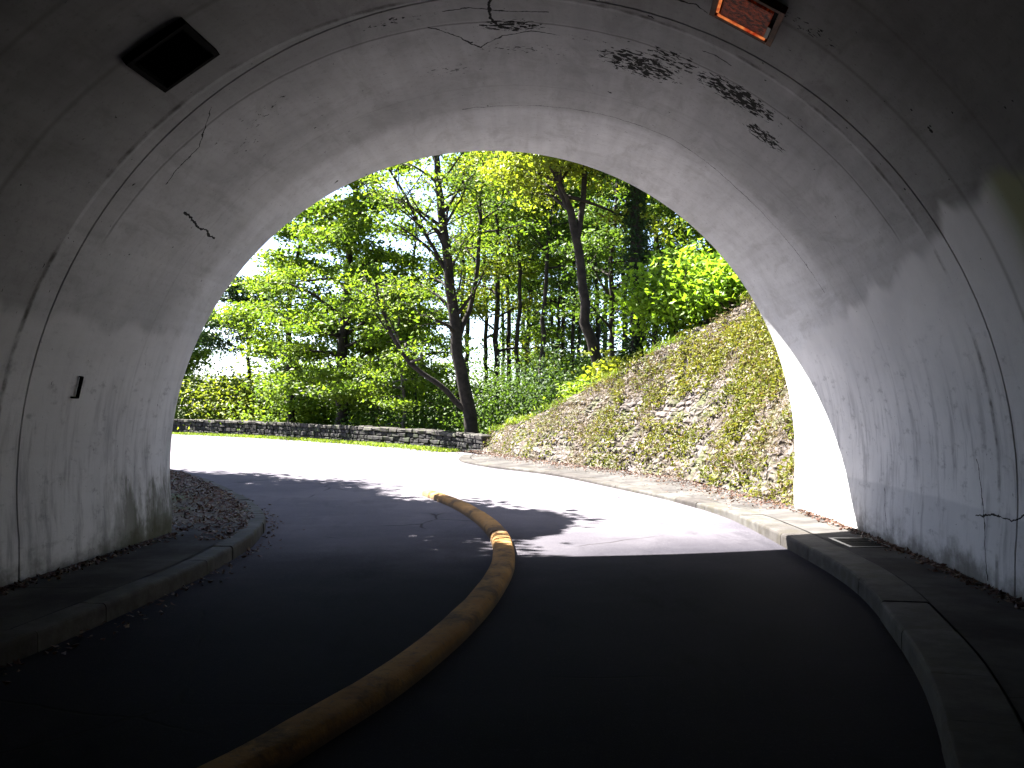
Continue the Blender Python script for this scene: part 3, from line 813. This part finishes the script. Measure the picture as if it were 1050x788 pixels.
def tree(label, trunk, r0, r1=.05, limbs=26, t0=.3, llen=3.2, rise=.5, leaves=60, lsize=.17, leaf='leaf_green', bark='bark', sub=4, seed=1,
         name='tree', group=None, spray=(.55, .16), stems=(), bias=None, ivy=0, tip=1.0, blobs=()):
    """trunk: world polyline; limbs and twigs grow off it, leaf sprays hang on the twigs"""
    rng = np.random.default_rng(seed)
    tr = resample(trunk, .5); tr[1:-1] += rng.normal(0, .03, (len(tr)-2, 3))
    org = tr[0].copy(); org[2] += .15
    e = empty(name, org, label, 'tree', group)
    wood = Bag()
    s = np.linspace(0, 1, len(tr)); rad = r0*(1-s)**.8*(1-r1/r0)+r1; rad[0] *= 1.5; rad[1] *= 1.12
    wood.add(*tube(tr, rad, 10))
    H_ = tr[-1, 2]-tr[0, 2]
    stemlist = [(tr, rad)]
    for st in stems:
        q = resample(st[0], .5); q[1:-1] += rng.normal(0, .03, (len(q)-2, 3)); rr = np.linspace(st[1], .04, len(q)); wood.add(*tube(q, rr, 8)); stemlist.append((q, rr))
    cen = []
    az = rng.uniform(0, 6.28)
    for (q, rr) in stemlist:
        nl = limbs if q is tr else max(4, limbs//3)
        for i in range(nl):
            t = t0 + (1-t0)*((i+rng.random())/nl)**.9 if q is tr else rng.uniform(.35, 1)
            k = min(int(t*(len(q)-1)), len(q)-2); o_ = q[k]; rb = rr[k]
            az += 2.4 + rng.normal(0, .35)
            a_ = az
            if bias is not None and rng.random() < .55: a_ = bias + rng.normal(0, .6)
            el = rise + .55*max(0, t-.6) + rng.normal(0, .18)
            L = llen*rng.uniform(.65, 1.2)*(1-.55*max(0, (t-.55)/.45)*tip)
            d = np.array([math.cos(a_)*math.cos(el), math.sin(a_)*math.cos(el), math.sin(el)])
            P = [o_]; cur = d.copy()
            for j in range(5):
                cur = cur + rng.normal(0, .14, 3) + np.array([0, 0, -.05]); cur /= np.linalg.norm(cur); P.append(P[-1]+cur*L/5)
            P = np.array(P); lr = np.linspace(min(rb*.6, .02+.022*L), .012, 6)
            wood.add(*tube(P, lr, 6))
            for j in range(sub):
                f = .35+.65*(j+rng.random())/sub; kk = min(int(f*5), 4); st = P[kk]+(P[kk+1]-P[kk])*(f*5-kk)
                sd = cur*.4 + rng.normal(0, .75, 3)*np.array([1, 1, .45]); sd /= np.linalg.norm(sd); sl = L*rng.uniform(.25, .5)
                m_ = st+sd*sl*.5+rng.normal(0, .06, 3); e_ = st+sd*sl+np.array([0, 0, -.08*sl])
                wood.add(*tube([st, m_, e_], [.016, .011, .006], 4))
                cen += [m_, e_]
            cen += [P[-1]]
    wood.obj('trunk', M[bark], e, org)
    cen = np.array(cen)
    if leaves:
        n_ = rng.poisson(leaves*rng.uniform(.5, 1.5, len(cen))*np.where(rng.random(len(cen)) < .5, .25, 1.9))
        c = np.repeat(cen, n_, 0); N_ = len(c)
        c = c + rng.normal(0, 1, (N_, 3))*np.array([spray[0]*.8, spray[0]*.8, spray[1]*.9])
        for (bc, br, bn) in blobs:
            g_ = rng.normal(0, 1, (bn, 3)); g_ /= np.linalg.norm(g_, axis=1)[:, None]; c = np.vstack([c, np.asarray(bc)+g_*np.asarray(br)*(rng.random((bn, 1))**.45)])
        leaf_obj('crown', c, lsize, M[leaf], e, org, rng=rng)
    if ivy:
        k = rng.integers(0, int(len(tr)*.8), ivy); th = rng.uniform(0, 6.28, ivy); f = k/len(tr)
        rr_ = rad[k] + np.abs(rng.normal(0, .16, ivy))*(1.25-f) + .03
        c = tr[k] + np.stack([np.cos(th)*rr_, np.sin(th)*rr_, rng.uniform(-.3, .3, ivy)], 1)
        leaf_obj('ivy', c, .11, M['leaf_dark'], e, org, up=.1, rng=rng)
    return e

def shrub(label, x, y, z, w, h, n, leaf='leaf_lime', seed=1, lsize=.14, group=None, name='shrub', clumps=14):
    rng = np.random.default_rng(seed); org = (x, y, z)
    e = empty(name, org, label, 'shrub', group); wood = Bag(); cs = []
    for i in range(clumps):
        a = rng.uniform(0, 6.28); rr = w*.5*math.sqrt(rng.random()); top = np.array([x+rr*math.cos(a), y+rr*math.sin(a)*.8, z+h*rng.uniform(.45, 1.0)*(1-.35*(2*rr/w)**2)])
        base = np.array([x+rr*.25*math.cos(a), y+rr*.25*math.sin(a), z-.1]); m_ = (base+top)/2 + rng.normal(0, .12, 3)
        wood.add(*tube(resample([base, m_, top], .3), np.linspace(.03, .008, len(resample([base, m_, top], .3))), 5))
        for f in (.45, .65, .85, 1.0): cs.append(base+(top-base)*f + rng.normal(0, w*.11, 3)*np.array([1, 1, .7]))
    wood.obj('stems', M['bark'], e, org)
    cs = np.array(cs); k = rng.integers(0, len(cs), n)
    c = cs[k] + rng.normal(0, 1, (n, 3))*np.array([w*.15+.05, w*.15+.05, h*.065+.04])
    c[:, 2] = np.maximum(c[:, 2], z)
    leaf_obj('foliage', c, lsize, M[leaf], e, org, rng=rng)
    return e

def W(px, py, d): return np.array([(px-525)/1000*d, d, EYE+(415-py)/1000*d])
def up_from(px, d, z, pts):
    """trunk from the ground at (px, d) through sight points at about that distance"""
    b = np.array([(px-525)/1000*d, d, z-.25])
    return [b] + [W(a, b_, dd) for a, b_, dd in pts]
def gz(px, d): return float(ground_z((px-525)/1000*d, d))

# big leafy tree on the left, its dark trunk behind the wall
tree('large leafy tree left of the arch with dense crown and dark trunk', up_from(352, 48, gz(352, 48), [(350, 380, 48), (356, 300, 48), (362, 220, 47.5), (368, 165, 47)]),
     .34, .06, 40, .16, 3.7, .30, 68, .24, 'leaf_lime', seed=3, spray=(.7, .18))
tree('yellow green tree behind the left bushes with its top against white sky', up_from(300, 52, gz(300, 52), [(296, 330, 52), (305, 260, 52), (318, 215, 52)]),
     .22, .05, 22, .2, 2.3, .35, 60, .24, 'leaf_lime', seed=4, spray=(.7, .18))
# forked tree in the middle with bare fan of branches
tb = up_from(487, 37, gz(487, 37), [(482, 425, 37), (472, 378, 37), (466, 325, 37), (459, 265, 36.8), (452, 205, 36.6), (446, 150, 36.5), (440, 95, 36.4)])
tree('forked dark tree behind the wall with bare branches fanning up', tb, .29, .06, 30, .34, 2.7, .75, 9, .17, 'leaf_lime', seed=7, spray=(.5, .14),
     stems=[([W(480, 422, 37), W(448, 393, 36.9), (W(420, 372, 36.8)), W(398, 335, 36.6), W(385, 290, 36.4)], .13),
            ([W(470, 350, 37), W(486, 300, 37.3), W(492, 240, 37.5), W(497, 170, 37.6)], .12),
            ([W(461, 285, 37), W(430, 230, 36.8), W(410, 190, 36.5), W(392, 165, 36.3)], .08)], bark='bark')
tree('light young maple spreading leaf sprays left of the forked tree', up_from(415, 43.5, gz(415, 43.5), [(413, 390, 43.5), (408, 330, 43.5), (412, 290, 43.5)]),
     .10, .03, 18, .25, 2.4, .15, 40, .18, 'leaf_lime', seed=8, spray=(.6, .10), bark='bark_pale')
# leaning trunk on the hillside
tc = [np.array([2.83, 30.5, 2.3]), W(616, 380, 30.5), W(601, 330, 30.4), W(594, 257, 30.2), W(584, 215, 30), W(573, 187, 30), W(562, 150, 29.8), W(550, 95, 29.6)]
tree('leaning dark trunk on the hillside above the sloping stones', tc, .20, .05, 22, .64, 2.8, .5, 40, .17, 'leaf_yellow', seed=12, spray=(.6, .14),
     stems=[([W(592, 245, 30.1), W(597, 205, 30.2), W(600, 150, 30.4), W(606, 90, 30.4)], .11)])
# ivy covered trunk
ti = [np.array([(655-525)*.03, 30, 3.0]), W(655, 360, 30), W(654, 290, 30), W(652, 220, 30), W(651, 150, 30), W(650, 90, 30)]
tree('thick upright trunk wrapped in dark ivy right of the leaning tree', ti, .24, .10, 14, .72, 2.6, .5, 36, .17, 'leaf_green', seed=14, ivy=5200)
# slim stems of the wood
slim = [
    (510, 46, [(509, 340, 46), (510, 250, 46), (508, 160, 46), (507, 80, 46)], .17, 'tall slim dark trunk just right of the forked tree', 'leaf_yellow', 50),
    (521, 50, [(522, 340, 50), (520, 270, 50), (526, 190, 50), (528, 100, 50)], .13, 'thin straight trunk close beside the tall slim one', 'leaf_lime', 45),
    (540, 55, [(541, 350, 55), (546, 270, 55), (544, 180, 55), (548, 120, 55)], .14, 'thin wavy trunk in the middle of the wood', 'leaf_green', 40),
    (556, 42, [(556, 380, 42), (557, 330, 42), (561, 260, 42), (569, 180, 42), (572, 110, 42)], .13, 'dark trunk rising out of the grey green shrubs', 'leaf_green', 36),
    (578, 52, [(577, 340, 52), (581, 260, 52), (577, 190, 52), (580, 120, 52)], .12, 'far pale trunk left of the leaning tree', 'leaf_lime', 40),
    (627, 38, [(628, 340, 38), (627, 270, 38), (632, 200, 38), (634, 110, 38)], .13, 'slender trunk between the leaning tree and the ivy trunk', 'leaf_green', 40),
    (612, 50, [(613, 340, 50), (611, 260, 50), (617, 170, 50), (616, 110, 50)], .14, 'thin dark trunk seen behind the leaning tree', 'leaf_green', 44),
    (690, 44, [(690, 330, 44), (686, 250, 44), (690, 170, 44), (692, 120, 44)], .16, 'dark tree standing behind the bright bush on the right', 'leaf_green', 60),
    (735, 40, [(735, 320, 40), (731, 270, 40), (737, 200, 40)], .16, 'rightmost tree beside the edge of the arch', 'leaf_lime', 60),
    (432, 58, [(433, 370, 58), (429, 330, 58), (431, 300, 58)], .13, 'far trunk behind the bare branched tree', 'leaf_lime', 46),
    (395, 60, [(394, 380, 60), (399, 340, 60), (396, 315, 60)], .13, 'far slim tree between the big leafy tree and the forked tree', 'leaf_lime', 44),
    (478, 62, [(479, 350, 62), (482, 260, 62), (480, 170, 62), (481, 100, 62)], .17, 'far dark stem close behind the forked tree', 'leaf_green', 46),
    (498, 54, [(498, 340, 54), (496, 260, 54), (499, 170, 54), (498, 100, 54)], .11, 'thin far trunk in the narrow gap left of the tall slim trunk', 'leaf_green', 34),
    (531, 44, [(531, 360, 44), (533, 290, 44), (530, 210, 44), (534, 120, 44)], .12, 'near slim trunk left of the wavy trunk', 'leaf_lime', 34),
    (549, 62, [(550, 350, 62), (549, 270, 62), (553, 180, 62), (552, 110, 62)], .15, 'far trunk right of the wavy trunk', 'leaf_green', 36),
    (566, 58, [(567, 350, 58), (565, 270, 58), (569, 190, 58), (566, 110, 58)], .14, 'far straight trunk behind the grey green shrub trunk', 'leaf_lime', 34),
    (588, 46, [(587, 350, 46), (590, 290, 46), (586, 220, 46), (589, 120, 46)], .10, 'thin stem close left of the leaning trunk foot', 'leaf_green', 30),
    (600, 60, [(601, 350, 60), (605, 280, 60), (604, 200, 60), (607, 110, 60)], .14, 'far trunk half hidden by the leaning trunk', 'leaf_lime', 34),
    (640, 46, [(641, 340, 46), (640, 280, 46), (643, 200, 46), (641, 100, 46)], .14, 'dark trunk just left of the ivy trunk', 'leaf_green', 34),
    (672, 42, [(671, 330, 42), (674, 270, 42), (670, 200, 42), (672, 110, 42)], .13, 'dark trunk just right of the ivy trunk', 'leaf_lime', 40),
    (425, 50, [(425, 370, 50), (422, 300, 50), (427, 240, 50), (424, 215, 50)], .11, 'thin dark stem between the young maple and the forked tree', 'leaf_lime', 24),
    (380, 54, [(381, 380, 54), (378, 320, 54), (382, 265, 54)], .13, 'dark stem right of the large leafy tree', 'leaf_green', 40),
    (472, 50, [(470, 370, 50), (475, 300, 50), (474, 220, 50), (477, 110, 50)], .10, 'thin stem crossing just behind the forked trunk', 'leaf_lime', 24),
    (515, 58, [(516, 360, 58), (514, 280, 58), (517, 200, 58), (514, 110, 58)], .12, 'thin trunk between the two tall slim ones', 'leaf_green', 26),
    (536, 64, [(536, 360, 64), (538, 290, 64), (535, 210, 64), (538, 120, 64)], .14, 'farthest straight trunk left of the wavy trunk', 'leaf_lime', 26),
    (571, 48, [(571, 360, 48), (574, 290, 48), (571, 210, 48), (575, 110, 48)], .10, 'thin trunk right of the grey green shrub', 'leaf_lime', 24),
    (595, 54, [(594, 350, 54), (598, 280, 54), (595, 210, 54), (599, 110, 54)], .11, 'thin trunk just behind the foot of the leaning tree', 'leaf_green', 24),
    (620, 62, [(620, 350, 62), (622, 280, 62), (619, 200, 62), (623, 110, 62)], .13, 'far trunk between the leaning tree and the slender one', 'leaf_lime', 26),
    (255, 58, [(255, 360, 58), (252, 320, 58), (258, 285, 58)], .15, 'small round crowned tree at far left beside the arch edge', 'leaf_dark', 60),
]
for i, (px, d, pts, r0, lab, lf, nlv) in enumerate(slim):
    x = (px-525)/1000*d
    z = gz(px, d)
    if px > 600: z = max(z, 1.0 if px < 660 else 2.2)
    tree(lab, up_from(px, d, z, pts), r0*(1.0+.35*((i*7) % 5)/4), .035, 20, (.30, .52, .38, .58, .24)[i % 5], 2.4, (.45, .2, .6)[i % 3], int(nlv*1.1), .19+.02*(d > 48), lf, seed=40+i, spray=(.6, .15), sub=3, group='trees in the wood beyond the wall', bark='bark')
# neighbours of the wood just past the edges of the mouth
for px, d, zz, h_, lab, sd in ((165, 60, None, 9.5, 'leafy tree past the left edge of the arch', 81), (95, 64, None, 10.5, 'outermost leafy tree far beyond the left end of the wall', 82),
                               (800, 36, 3.4, 9, 'tree on the hillside hidden behind the right edge of the arch', 83), (865, 30, 5.0, 9, 'outermost tree on the hillside above the slope', 84)):
    x = (px-525)/1000*d; z = gz(px, d) if zz is None else zz
    tree(lab, [(x, d, z-.4), (x+.15, d, z+2.5), (x+.1, d, z+h_*.6), (x+.4, d, z+h_)], .24, .05, 30, .28, 3.0, .35, 80, .24, 'leaf_lime', seed=sd, spray=(.65, .17), group='trees on the edges of the wood')
# shrubs beyond the wall and on the crest
S = [
    (213, 60, 6.8, 4.6, 9500, 'leaf_lime', 'bright green bush at the far left end of the wall'),
    (260, 57, 6.0, 4.4, 8500, 'leaf_yellow', 'light green bush over the wall, second from the left'),
    (310, 54, 5.6, 4.0, 7500, 'leaf_lime', 'green bush over the wall in front of the large tree'),
    (395, 48, 4.4, 2.6, 4000, 'leaf_green', 'low green bush behind the wall right of the large trunk'),
    (445, 43.5, 3.6, 2.8, 2400, 'leaf_green', 'grey green shrub behind the wall left of the forked tree'),
    (527, 40, 4.2, 4.0, 5200, 'leaf_green', 'dark green shrub behind the meeting of wall and slope'),
    (560, 38, 3.6, 5.0, 3600, 'leaf_blue', 'tall grey green shrub in front of the thin trunks'),
    (592, 36, 3.4, 3.4, 4000, 'leaf_green', 'green shrub just left of the leaning trunk foot'),
    (500, 52, 6.0, 6.0, 5200, 'leaf_green', 'far dark shrub seen between the slim trunks'),
    (545, 58, 6.5, 7.2, 6000, 'leaf_green', 'far tall shrub in the gap behind the wavy trunk'),
    (590, 60, 6.5, 7.0, 6000, 'leaf_green', 'far tall shrub behind the leaning trunk'),
    (632, 50, 5.0, 5.6, 4500, 'leaf_dark', 'dark shrub between the leaning trunk and the ivy trunk'),
    (455, 60, 6.0, 6.4, 5000, 'leaf_green', 'far shrub filling the gap left of the forked trunk'),
    (400, 62, 6.5, 7.0, 5000, 'leaf_green', 'far green shrub behind the young maple'),
    (350, 56, 6.0, 5.5, 5000, 'leaf_dark', 'dark shrub around the foot of the large leafy tree'),
]
for i, (px, d, w, h, n_, lf, lab) in enumerate(S):
    z = gz(px, d)
    if px > 570: z = max(z, .6)
    shrub(lab, (px-525)/1000*d, d, z, w, h-.0-z*.75, n_, lf, 70+i, .22 if d > 44 else .16, 'shrubs beyond the wall')
C_ = [
    (690, 27.5, 3.2, 2.7, 2.9, 3000, 'leaf_bright', 'large lime green bush on the slope crest beside the ivy trunk'),
    (728, 25.8, 3.7, 2.6, 2.2, 2800, 'leaf_bright', 'lime green bush on the slope crest right of the larger bush'),
    (757, 24.4, 4.0, 1.8, 1.5, 1500, 'leaf_bright', 'small green bush on the crest nearest the arch'),
    (634, 29.2, 2.45, 1.5, .7, 900, 'leaf_yellow', 'low yellow green plant on the crest below the ivy trunk'),
    (604, 30.0, 1.85, 1.5, .6, 800, 'leaf_lime', 'low green plant on the crest below the leaning trunk'),
]
for i, (px, d, z, w, h, n_, lf, lab) in enumerate(C_):
    shrub(lab, (px-525)/1000*d, d, z, w, h, n_, lf, 90+i, .19, 'bushes on the crest of the slope')

# trees on the bank inside the bend; they shade the road
bank_t = [
    (-9.1, 17.4, 2.6, 7.4, 2.5, 'tall broad tree on the bank left of the tunnel mouth', 21),
    (-9.0, 13.6, 2.6, 8.0, 2.8, 'bushy tree on the bank close to the tunnel mouth', 22),
    (-11.6, 21.2, 2.8, 8.8, 3.4, 'tree further along the bank inside the bend', 23),
    (-14.6, 24.6, 2.8, 7.5, 2.8, 'small tree at the far end of the bank', 24),
]
for x, y, z, h_, ll, lab, sd in bank_t:
    arm = [([(-8.5, 17.35, 6.0), (-6.9, 17.25, 7.1), (-5.4, 17.1, 7.8)], .08)] if sd == 21 else ()
    blo = [((-5.1, 16.5, 7.9), (1.1, 1.9, .7), 3200)] if sd == 21 else ()  # unseen leaf clump on its own limb, added to cast shade on the road
    tree(lab, [(x, y, z-.6), (x+.1, y, z+2), (x+.5, y-.1, z+h_*.6), (x+.7, y, z+h_)], .22, .05, 30, .38, ll, .3, 105, .27, 'leaf_green', seed=sd, spray=(.6, .16), group='trees on the bank', stems=arm, blobs=blo)

# ------------------------------------------------------------------ tunnel lamps, bracket, drain cover
def vault_frame(px, py):
    d, v = vault_uv(px, py); a = v/RAD; cx = float(axis_x(d))
    p = np.array([cx+RAD*math.sin(a), d, ZC+RAD*math.cos(a)])
    inn = np.array([-math.sin(a), 0, -math.cos(a)]); arc_ = np.array([math.cos(a), 0, -math.sin(a)]); ax = np.array([0, 1, 0])
    sl = (float(axis_x(d+.1))-cx)/.1; ax = np.array([sl, 1, 0]); ax /= np.linalg.norm(ax)
    return p, arc_, ax, inn
def lamp_mats():
    t = NT('amber lens'); n = t.noise(t.obj(), 24, 4, .7)
    g1 = t.principled(t.mix(t.ramp(n, .35, .7), (.012, .002, .001), (.16, .025, .006)), .5, t.bump(n, .6, .01), .05, **{'Emission Color': t.mix(t.ramp(n, .4, .7), (.10, .006, .002), (1, .12, .02)), 'Emission Strength': .007})
    t2 = NT('lamp tube'); e = t2.n('ShaderNodeEmission'); t2.put(e.inputs[0], t2.mix(t2.ramp(t2.noise(t2.obj(), 14, 3, .6), .35, .65), (.45, .03, .01), (1, .30, .09))); e.inputs[1].default_value = .065
    t2.t.links.new(e.outputs[0], t2.out.inputs[0])
    return t.m, t2.m
amber, tubem = lamp_mats()
def luminaire(px, py, label, lit):
    p, a, ax, inn = vault_frame(px, py)
    e = empty('tunnel_lamp', p, label, 'lamp', 'square tunnel lamps')
    A3 = np.array([a, ax, inn]); o_ = p
    ha, hx = .26, .31
    f = MB()
    for sa in (-1, 1): f.box(p+a*sa*(ha-.02)+inn*.022, (.02, hx, .035), A3)
    for sx in (-1, 1): f.box(p+ax*sx*(hx-.02)+inn*.022, (ha-.042, .02, .035), A3)
    f.build('frame', M['rust_metal'] if lit else M['black_metal'], e, False, o_)
    b = MB(); b.box(p+inn*.0, (ha-.045, hx-.045, .022), A3); b.build('back_plate', M['black_metal'], e, False, o_)
    if lit:
        ln = MB(); ln.box(p+inn*.03+ax*.03, (ha-.075, .22, .012), A3, bev=.012, rng=R); ln.build('lens', amber, e, False, o_)
        t_ = MB(); t_.box(p+inn*.044+ax*.262, (ha-.06, .010, .008), A3); t_.box(p+inn*.044-a*.205+ax*.02, (.010, .20, .008), A3); t_.build('light_strip', tubem, e, False, o_)
        c_ = MB(); c_.box(p+inn*.04+a*(ha-.062)+ax*.12, (.014, .10, .012), A3); c_.build('end_cap', M['grey_metal'], e, False, o_)
    else:
        ln = MB(); ln.box(p+inn*.03, (ha-.06, hx-.06, .006), A3); ln.build('lens', plain('black glass', (.0008, .0008, .0009), .9, 0, .0), e, False, o_)
        h_ = MB(); h_.box(p+inn*.03+ax*(hx+.016), (ha-.03, .014, .012), A3); h_.build('hinge', M['grey_metal'], e, False, o_)
luminaire(768, 8, 'amber tunnel lamp glowing orange at its rim', True)
luminaire(175, 55, 'black unlit square tunnel lamp', False)

p, a, ax, inn = vault_frame(80, 397)
e = MB(); A3 = np.array([a, ax, inn])
e.box(p+inn*.015, (.105, .009, .016), A3, bev=.004, rng=R); e.box(p-a*.098-ax*.054+inn*.015, (.008, .045, .016), A3, bev=.003, rng=R); e.box(p+a*.099-ax*.02+inn*.012, (.006, .011, .012), A3)
o = e.build('wall_bracket', M['black_metal'], None, False, p); o.location = p
tag(o, 'small dark hooked metal bracket on the left tunnel wall', 'bracket')

dc = empty('drain_cover', (3.78, 10.6, .146), 'grey metal drain cover in the sidewalk by the right wall', 'drain cover')
f = MB()
for sx in (-1, 1): f.box((3.78+sx*.21, 10.6, .1495), (.02, .36, .004))
for sy in (-1, 1): f.box((3.78, 10.6+sy*.34, .1495), (.188, .02, .004))
f.build('frame', M['grey_metal'], dc, False, (3.78, 10.6, .146))
f = MB()
for k in range(5): f.box((3.78, 10.6-.256+k*.128, .1485), (.186, .054, .0028))
f.build('lid', M['black_metal'], dc, False, (3.78, 10.6, .146))

# ------------------------------------------------------------------ sun, sky, camera
Ldir = Vector((.60, -.36, -1.0)).normalized()
sun = bpy.data.lights.new('sun', 'SUN'); sun.energy = 5.0; sun.angle = math.radians(.53); sun.color = (1.0, .95, .87)
so = bpy.data.objects.new('sun', sun); COL.objects.link(so); so.rotation_euler = Ldir.to_track_quat('-Z', 'Y').to_euler(); so.location = (-20, 30, 40)
wd = bpy.data.worlds.new('World'); SC.world = wd; wd.use_nodes = True
nt = wd.node_tree; bg = nt.nodes['Background']
sky = nt.nodes.new('ShaderNodeTexSky'); sky.sky_type = 'NISHITA'; sky.sun_disc = False
sky.sun_elevation = math.asin(-Ldir.z); sky.sun_rotation = math.atan2(-Ldir.x, -Ldir.y)
sky.air_density = .6; sky.dust_density = 1.2; sky.ozone_density = 1.0
nt.links.new(sky.outputs[0], bg.inputs[0]); bg.inputs[1].default_value = .05

cam = bpy.data.cameras.new('camera'); co = bpy.data.objects.new('camera', cam); COL.objects.link(co)
co.location = (0, 0, EYE); co.rotation_euler = (math.radians(90), 0, 0)
cam.sensor_width = 36; cam.lens = 36*1000/1050; cam.shift_y = 21/1050
cam.clip_end = 20000; cam.clip_start = .05
SC.camera = co
SC.view_settings.view_transform = 'Standard'; SC.view_settings.look = 'None'
SC.view_settings.exposure = 3.55; SC.view_settings.gamma = 1.0
SC.render.engine = 'CYCLES'
cy = SC.cycles
cy.use_denoising = True
try: cy.denoiser = 'OPENIMAGEDENOISE'
except Exception: pass
cy.max_bounces = 6; cy.diffuse_bounces = 4; cy.glossy_bounces = 3; cy.transmission_bounces = 4; cy.transparent_max_bounces = 4
cy.sample_clamp_indirect = 6.0
cy.use_adaptive_sampling = True; cy.adaptive_threshold = .015
